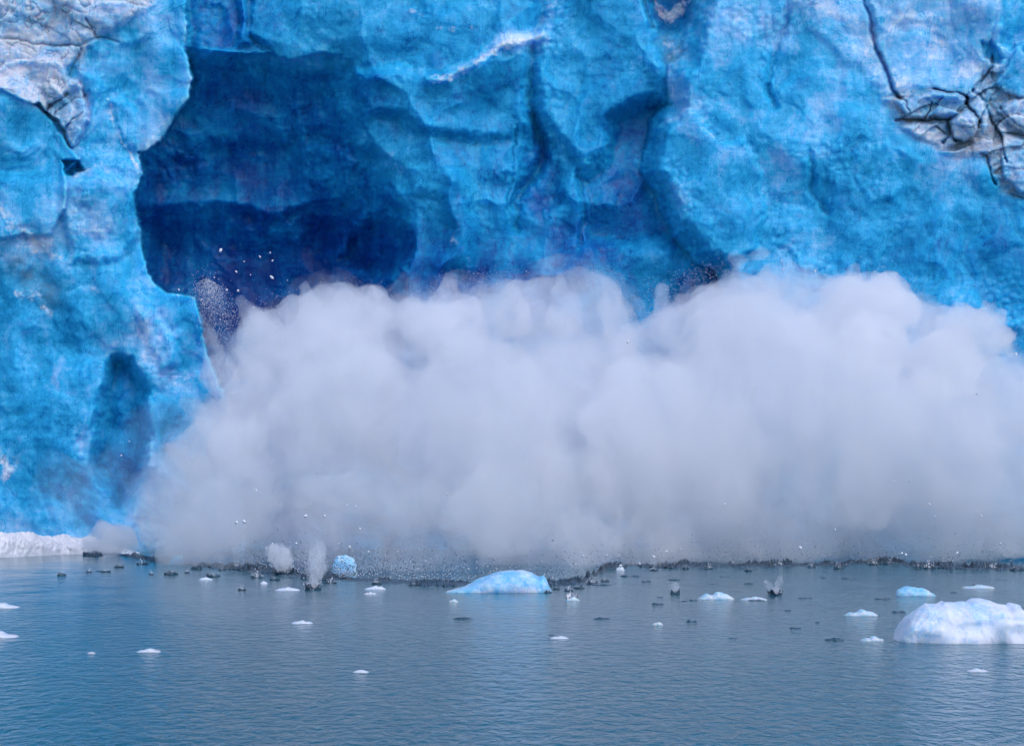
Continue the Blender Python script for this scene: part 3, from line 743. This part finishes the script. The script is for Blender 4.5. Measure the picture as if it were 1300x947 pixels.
# splashes: a ragged crown of thrown-up water with drops above it, standing on a dark ring of disturbed water
def crown_mesh(seed, h, r, top=1.0, rag=0.5, lean=0.0, na=40, nr=9):
    """a hollow cup of water, its wall thinning upward into a ragged rim; 'top' = rim radius over foot radius"""
    rnd = random.Random(seed); vs = []; fs = []
    ph = [rnd.uniform(0, 6.28) for _ in range(5)]
    hh = []
    for j in range(na):
        a = j * 2 * math.pi / na
        v = 0.55 + 0.2 * math.sin(2 * a + ph[0]) + 0.15 * math.sin(5 * a + ph[1]) + rnd.uniform(-rag, rag) * (0.6 if rag > 0.35 else 0.25)
        hh.append(h * max(0.2, v + (0.45 if rnd.random() < 0.12 and rag > 0.35 else 0)))
    for side in (0, 1):
        for i in range(nr):
            t = i / (nr - 1) if side == 0 else 1 - i / (nr - 1)
            for j in range(na):
                a = j * 2 * math.pi / na
                rr = r * (1 + (top - 1) * t) * (0.92 + 0.16 * math.sin(3 * a + ph[2]) + rnd.uniform(-.07, .07))
                rr -= side * r * 0.22 * (1 - t)
                vs.append((math.cos(a) * rr + lean * hh[j] * t, math.sin(a) * rr, hh[j] * t - 0.05))
    n = nr * 2
    for i in range(n - 1):
        for j in range(na):
            fs.append((i * na + j, i * na + (j + 1) % na, (i + 1) * na + (j + 1) % na, (i + 1) * na + j))
    return vs, fs

def drops_mesh(seed, h, r, n, size, lean=0.0, wide=1.0):
    rnd = random.Random(seed); vs, fs = [], []
    for _ in range(n):
        t = abs(rnd.gauss(0.45, 0.35))
        c = Vector((rnd.gauss(0, 0.45) * r * (1 + (wide - 1) * t) + lean * h * t, rnd.gauss(0, 0.45) * r, h * t))
        s = size * rnd.uniform(0.4, 1.4); st = rnd.uniform(1, 2.2); b0 = len(vs)
        for d in ((s, 0, 0), (-s, 0, 0), (0, s, 0), (0, -s, 0), (0, 0, s * st), (0, 0, -s * st)): vs.append((c.x + d[0], c.y + d[1], c.z + d[2]))
        for f in ((0, 2, 4), (2, 1, 4), (1, 3, 4), (3, 0, 4), (2, 0, 5), (1, 2, 5), (3, 1, 5), (0, 3, 5)): fs.append(tuple(b0 + q for q in f))
    return vs, fs

def make_splash(label, seed, px, py, wpx, hpx, top=1.1, rag=0.4, lean=0.0, mcrown=None, mdrop=None, nd=60, dsize=0.5, group=None):
    p = on_water(px, py); k = p.y / F
    root = bpy.data.objects.new('water_splash', None); COL.objects.link(root); root.location = p
    tag(root, label, 'splash', group)
    v, f = crown_mesh(seed, hpx * k, wpx * k / 2, top, rag, lean); link('crown', v, f, mcrown or M_SPLASH, root)
    v, f = drops_mesh(seed + 1, hpx * k * 1.15, wpx * k / 2, nd, dsize * k, lean, 1 + (top - 1) * 1.3)
    tag(link('droplets', v, f, mdrop or M_FOAM, root, shade=False), kind='stuff')
    v, f = crown_mesh(seed + 2, min(5.0, hpx * 0.5) * k, wpx * k / 2 * 1.12, 1.05, 0.3, 0, 30, 5); link('base_ring', v, f, M_CLEAR, root)
    return root

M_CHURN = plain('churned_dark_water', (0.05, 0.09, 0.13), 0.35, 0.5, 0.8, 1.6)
M_COLUMN = volume_material('splash_mist', 1.6, scale=0.9, lo=0.38, hi=0.62, floor=0.12)
tall = make_splash('tall ragged splash column of grey water just left of the blue boulder', 1, 397, 748, 18, 12, 1.1, 0.3, 0.12, M_CHURN, M_FOAM, 420, 0.55)
def column_mist(root, wpx, hpx, seed, top=1.3, lean=0.15):
    """body of fine spray in a splash: a lumpy upright plug"""
    k = root.location.y / F; r, h = wpx * k / 2, hpx * k
    v, f = ico(4); v = v.copy()
    t = (v[:, 2] + 1) / 2
    n = fbm(v[:, 0] * 2 + seed, v[:, 1] * 2, v[:, 2] * 3, 4)
    rr = r * (1 + (top - 1) * t) * (1 + 0.45 * n)
    q = np.stack([v[:, 0] * rr * 1.2 + lean * h * t, v[:, 1] * rr * 1.2, h * t * (1 + 0.25 * fbm(v[:, 0] * 3 + seed, v[:, 1] * 3, v[:, 2], 3))], 1)
    q[:, 2] += -0.05
    return link('mist', q, f, M_COLUMN, root)
column_mist(tall, 18, 62, 3)
vs_ = make_splash('V shaped splash of white water on the open water right of the middle', 2, 984, 755, 13, 8, 1.5, 0.5, 0.0, M_CHURN, M_FOAM, 160, 0.4)
column_mist(vs_, 6, 26, 5, 1.8, 0.28); column_mist(vs_, 6, 20, 6, 1.8, -0.6)
cs_ = make_splash('curling splash on the churned water left of the tall splash column', 3, 360, 729, 20, 10, 1.4, 0.3, -0.2, M_CHURN, M_FOAM, 160, 0.5)
column_mist(cs_, 20, 40, 9, 1.6, -0.2)
make_splash('tiny forked white splash just below the right end of the blue iceberg', 5, 727, 760, 8, 7, 2.0, 0.9, 0, M_FOAM, M_FOAM, 20, 0.4)
b4 = make_splash('small square dark splash with a misty top, alone right of the middle', 4, 857, 754, 11, 9, 1.0, 0.25, 0, M_CLEAR, M_FOAM, 60, 0.35)
column_mist(b4, 9, 17, 14, 1.3, 0.0)
SMALL = [(78, 730, 10, 7), (113, 726, 7, 5), (134, 726, 13, 5), (192, 729, 6, 5), (217, 729, 15, 9), (238, 727, 7, 5), (270, 732, 16, 9), (307, 749, 10, 6), (282, 724, 8, 6), (325, 733, 14, 9), (348, 736, 12, 8),
         (420, 740, 16, 8), (440, 735, 18, 7), (478, 741, 12, 6), (525, 743, 12, 6), (692, 752, 15, 9), (706, 748, 8, 7), (722, 750, 10, 8), (735, 747, 12, 7), (752, 741, 14, 8), (768, 738, 10, 6), (640, 740, 10, 5),
         (950, 725, 9, 7), (1030, 720, 10, 7), (1064, 722, 12, 9), (1110, 717, 14, 7), (1166, 722, 8, 10), (1180, 722, 14, 12), (1200, 720, 12, 8), (1260, 722, 16, 8), (1290, 724, 16, 7), (900, 722, 10, 6),
         (870, 722, 8, 6), (830, 724, 10, 6), (152, 720, 12, 6), (180, 716, 14, 8), (250, 722, 12, 10), (300, 722, 12, 10), (1130, 716, 12, 6), (990, 718, 10, 6)]
sp = []
for i, (x, y, w_, h_) in enumerate(SMALL):
    if i < 6:
        r = make_splash('small dark splash on the churned water along the foot of the spray', 30 + i, x, y, w_, h_ * 0.7, 0.9, 0.2, 0, M_CHURN, M_FOAM, 40, 0.28, 'small splashes along the foot of the spray')
        sp.append((r, w_ / F * r.location.y, h_ / F * r.location.y))
    else:
        b, bw, bh = sp[i % 6]; p = on_water(x, y)
        sx, sz = w_ / F * p.y / bw, h_ / F * p.y / bh
        dup(b, p, random.uniform(0, 6.28), (sx, sx, sz))

# the churned strip of water under the cloud: nobody could count its peaks
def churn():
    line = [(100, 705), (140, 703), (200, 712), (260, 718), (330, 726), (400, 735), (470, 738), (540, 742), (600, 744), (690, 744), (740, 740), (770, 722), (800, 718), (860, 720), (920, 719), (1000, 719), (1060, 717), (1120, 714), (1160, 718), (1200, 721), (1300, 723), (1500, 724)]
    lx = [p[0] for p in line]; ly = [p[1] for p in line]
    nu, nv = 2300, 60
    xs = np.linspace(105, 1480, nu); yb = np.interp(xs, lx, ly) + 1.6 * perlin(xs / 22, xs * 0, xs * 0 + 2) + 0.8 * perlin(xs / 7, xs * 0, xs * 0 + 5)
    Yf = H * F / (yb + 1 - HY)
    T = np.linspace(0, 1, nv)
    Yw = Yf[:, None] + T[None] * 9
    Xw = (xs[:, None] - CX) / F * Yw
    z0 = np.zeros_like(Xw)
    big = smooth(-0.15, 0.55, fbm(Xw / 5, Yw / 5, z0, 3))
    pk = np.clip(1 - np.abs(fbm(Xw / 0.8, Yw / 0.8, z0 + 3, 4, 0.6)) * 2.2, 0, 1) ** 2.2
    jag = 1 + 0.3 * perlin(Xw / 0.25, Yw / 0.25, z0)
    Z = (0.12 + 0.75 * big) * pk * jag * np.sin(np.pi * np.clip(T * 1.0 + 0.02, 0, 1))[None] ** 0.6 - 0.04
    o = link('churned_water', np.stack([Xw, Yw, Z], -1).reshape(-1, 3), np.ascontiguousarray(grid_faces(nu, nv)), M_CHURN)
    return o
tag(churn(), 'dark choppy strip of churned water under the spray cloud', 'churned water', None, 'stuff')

# white surf of the surge wave on the left, and the low puff beside it
def surf():
    pts = [(-260, 709, 22), (-120, 709, 30), (0, 708, 31), (40, 706, 28), (80, 704, 21), (110, 703, 18), (140, 703, 9), (170, 704, 1)]
    nu, nv = 420, 60
    s = np.linspace(0, 1, nu); xs = np.interp(s, np.linspace(0, 1, len(pts)), [p[0] for p in pts])
    yb = np.interp(s, np.linspace(0, 1, len(pts)), [p[1] for p in pts]); hp = np.interp(s, np.linspace(0, 1, len(pts)), [p[2] for p in pts])
    V = np.zeros((nu, nv, 3))
    for i in range(nu):
        p = on_water(xs[i], yb[i]); k = p.y / F
        t = np.linspace(0, math.pi, nv)
        V[i, :, 0] = p.x; V[i, :, 1] = p.y + 3.5 - 3.5 * np.cos(t); V[i, :, 2] = hp[i] * k * np.sin(t) ** 0.8 - 0.05
    q = V.copy()
    rad = np.stack([np.zeros_like(q[..., 0]), np.tile(-np.cos(np.linspace(0, math.pi, nv)), (nu, 1)), np.tile(np.sin(np.linspace(0, math.pi, nv)), (nu, 1))], -1)
    n = 0.55 * fbm(q[..., 0] / 3, q[..., 1] / 3, q[..., 2] / 3, 3) + 0.20 * billow(q[..., 0] / 1.3, q[..., 1] / 0.9, q[..., 2] / 0.9, 4, 0.6)
    V = V + rad * (n * np.clip(q[..., 2] * 1.5 + 0.1, 0, 1))[..., None]
    return link('surf', V.reshape(-1, 3), np.ascontiguousarray(grid_faces(nu, nv)), M_FOAM)
tag(surf(), 'long white bank of surf rolling out at the foot of the left ice wall', 'surf')
puff = bpy.data.objects.new('spray_puff', None); COL.objects.link(puff)
tag(puff, 'low rounded white spray puff between the surf and the big spray cloud', 'spray puff')
M_PUFF = volume_material('puff_spray', 0.6)
blob_cloud('billow', [(122, 688, 16, 286), (135, 678, 18, 286), (148, 680, 18, 284), (160, 688, 16, 283), (112, 694, 10, 284), (142, 692, 18, 283)], 0.25, M_PUFF, puff, [(3.0, 0.5, 'b'), (1.2, 0.3, 'b'), (0.5, 0.12, 'b')], 5.0, 4)

# ice fragments in flight
FR = [(280, 318, 4), (345, 352, 4), (300, 345, 2.5), (330, 326, 2), (288, 368, 3), (302, 369, 3), (343, 321, 2), (346, 331, 2.5), (318, 349, 1.5), (227, 368, 2.5), (322, 390, 2), (272, 352, 1.5), (310, 332, 1.5), (365, 356, 1.5),
      (310, 662, 5), (388, 655, 4), (412, 655, 3), (300, 663, 4), (325, 622, 3), (440, 641, 2.5), (452, 643, 2.5), (457, 671, 2.5), (444, 694, 3), (568, 627, 3), (352, 560, 2), (403, 600, 2), (310, 560, 2), (240, 588, 2), (402, 455, 1.5),
      (797, 434, 3), (992, 331, 2), (1035, 344, 2.5), (1052, 354, 2), (994, 342, 2.5), (1240, 500, 2), (1290, 450, 3), (1278, 462, 2), (1180, 640, 2.5), (1187, 655, 2), (1060, 672, 2.5), (1016, 695, 3), (960, 590, 2), (1084, 590, 2),
      (1135, 611, 2), (1155, 610, 2.5), (920, 640, 2), (846, 700, 3), (788, 718, 4), (812, 715, 3), (830, 706, 3), (770, 705, 3), (740, 706, 3), (395, 640, 2), (376, 690, 3), (346, 690, 3), (345, 712, 3), (505, 700, 2.5), (540, 712, 2.5),
      (468, 700, 2), (430, 690, 2), (190, 640, 2), (205, 610, 2), (235, 560, 2), (164, 560, 2), (154, 578, 2), (1246, 655, 2), (1270, 690, 3), (1215, 702, 3), (1150, 704, 4), (1145, 702, 3), (355, 398, 2), (256, 380, 2), (265, 372, 2)]
M_FRAG = plain('white_ice_fragment', (0.78, 0.80, 0.84), 0.5, 0.4, 0.1)
fv, ff = ico(2)
fprot = []
for i in range(6):
    q = fv * (1 + 0.35 * fbm(fv[:, 0] * 1.3 + i * 9, fv[:, 1] * 1.3, fv[:, 2] * 1.3, 2))[:, None]
    q *= np.array([1.0, 0.8, 0.6 + 0.06 * i])
    fprot.append(q)
fob = []
for i, (x, y, s) in enumerate(FR):
    front = y > 400
    Yd = (222 if y > 600 else 238) if front else 268
    p = P(x, y, Yd); r = s / 2 / F * Yd * 1.15
    if i < 6:
        o = link('ice_fragment', fprot[i] * 0.2, ff, M_FRAG, shade=False); fob.append(o)
        tag(o, 'x', 'ice fragment', 'white ice fragments flying through the air'); del o['label']
    else:
        o = fob[i % 6].copy(); COL.objects.link(o)
    o.location = p; e_ = random.uniform(0.8, 1.7); o.scale = (r / 0.2 * e_, r / 0.2 / e_ ** 0.5, r / 0.2 * random.uniform(0.8, 1.3)); o.rotation_euler = (random.uniform(0, 6), random.uniform(0, 6), random.uniform(0, 6))
    o['label'] = 'small white ice fragment flying in front of the dark cave' if not front else 'small white ice fragment flying in front of the spray cloud'
    if x > 900 and not front: o['label'] = 'small white ice fragment flying just above the right end of the spray cloud'
# ------------------------------------------------------------------ water, sky, light, camera
def build_water():
    v = [(-3000, -400, 0), (3000, -400, 0), (3000, 420, 0), (-3000, 420, 0)]
    return link('water', v, [(0, 1, 2, 3)], M_WATER)
tag(build_water(), kind='structure')

SUN_EL, SUN_AZ = 48, 150      # degrees; azimuth clockwise from +Y (north)
w = bpy.data.worlds.new('World'); SC.world = w; w.use_nodes = True
nt = w.node_tree
sky = nt.nodes.new('ShaderNodeTexSky'); sky.sky_type = 'NISHITA'; sky.sun_disc = False
sky.sun_elevation = math.radians(SUN_EL); sky.sun_rotation = math.radians(SUN_AZ)
bg = nt.nodes['Background']; bg.inputs[1].default_value = 0.15
nt.links.new(sky.outputs[0], bg.inputs[0])
sl = bpy.data.lights.new('sun', 'SUN'); sl.energy = 1.2; sl.angle = math.radians(40); sl.color = (1.0, 0.97, 0.94)
so = bpy.data.objects.new('sun', sl); COL.objects.link(so)
dirv = Vector((math.sin(math.radians(SUN_AZ)) * math.cos(math.radians(SUN_EL)), math.cos(math.radians(SUN_AZ)) * math.cos(math.radians(SUN_EL)), math.sin(math.radians(SUN_EL))))
so.rotation_euler = dirv.to_track_quat('Z', 'Y').to_euler()
so.location = dirv * 100

cd = bpy.data.cameras.new('camera'); cam = bpy.data.objects.new('camera', cd); COL.objects.link(cam)
cam.location = (0, 0, H); cam.rotation_euler = (math.radians(90), 0, 0)
cd.sensor_width = 36; cd.lens = 36 * F / 1300
cd.shift_y = (HY - 473.5) / 1300
cd.clip_end = 8000; cd.clip_start = 0.5
SC.camera = cam
SC.view_settings.view_transform = 'Standard'; SC.view_settings.look = 'None'
SC.view_settings.exposure = 0.28; SC.view_settings.gamma = 1; SC.view_settings.use_curve_mapping = False
cy = SC.cycles
cy.max_bounces = 14; cy.diffuse_bounces = 3; cy.glossy_bounces = 2; cy.volume_bounces = 12; cy.transparent_max_bounces = 16
cy.use_denoising = True
cy.use_adaptive_sampling = True; cy.adaptive_threshold = 0.03
cy.caustics_reflective = False; cy.caustics_refractive = False
SC.view_settings.use_white_balance = True
SC.view_settings.white_balance_temperature = 6300
SC.view_settings.white_balance_tint = 18
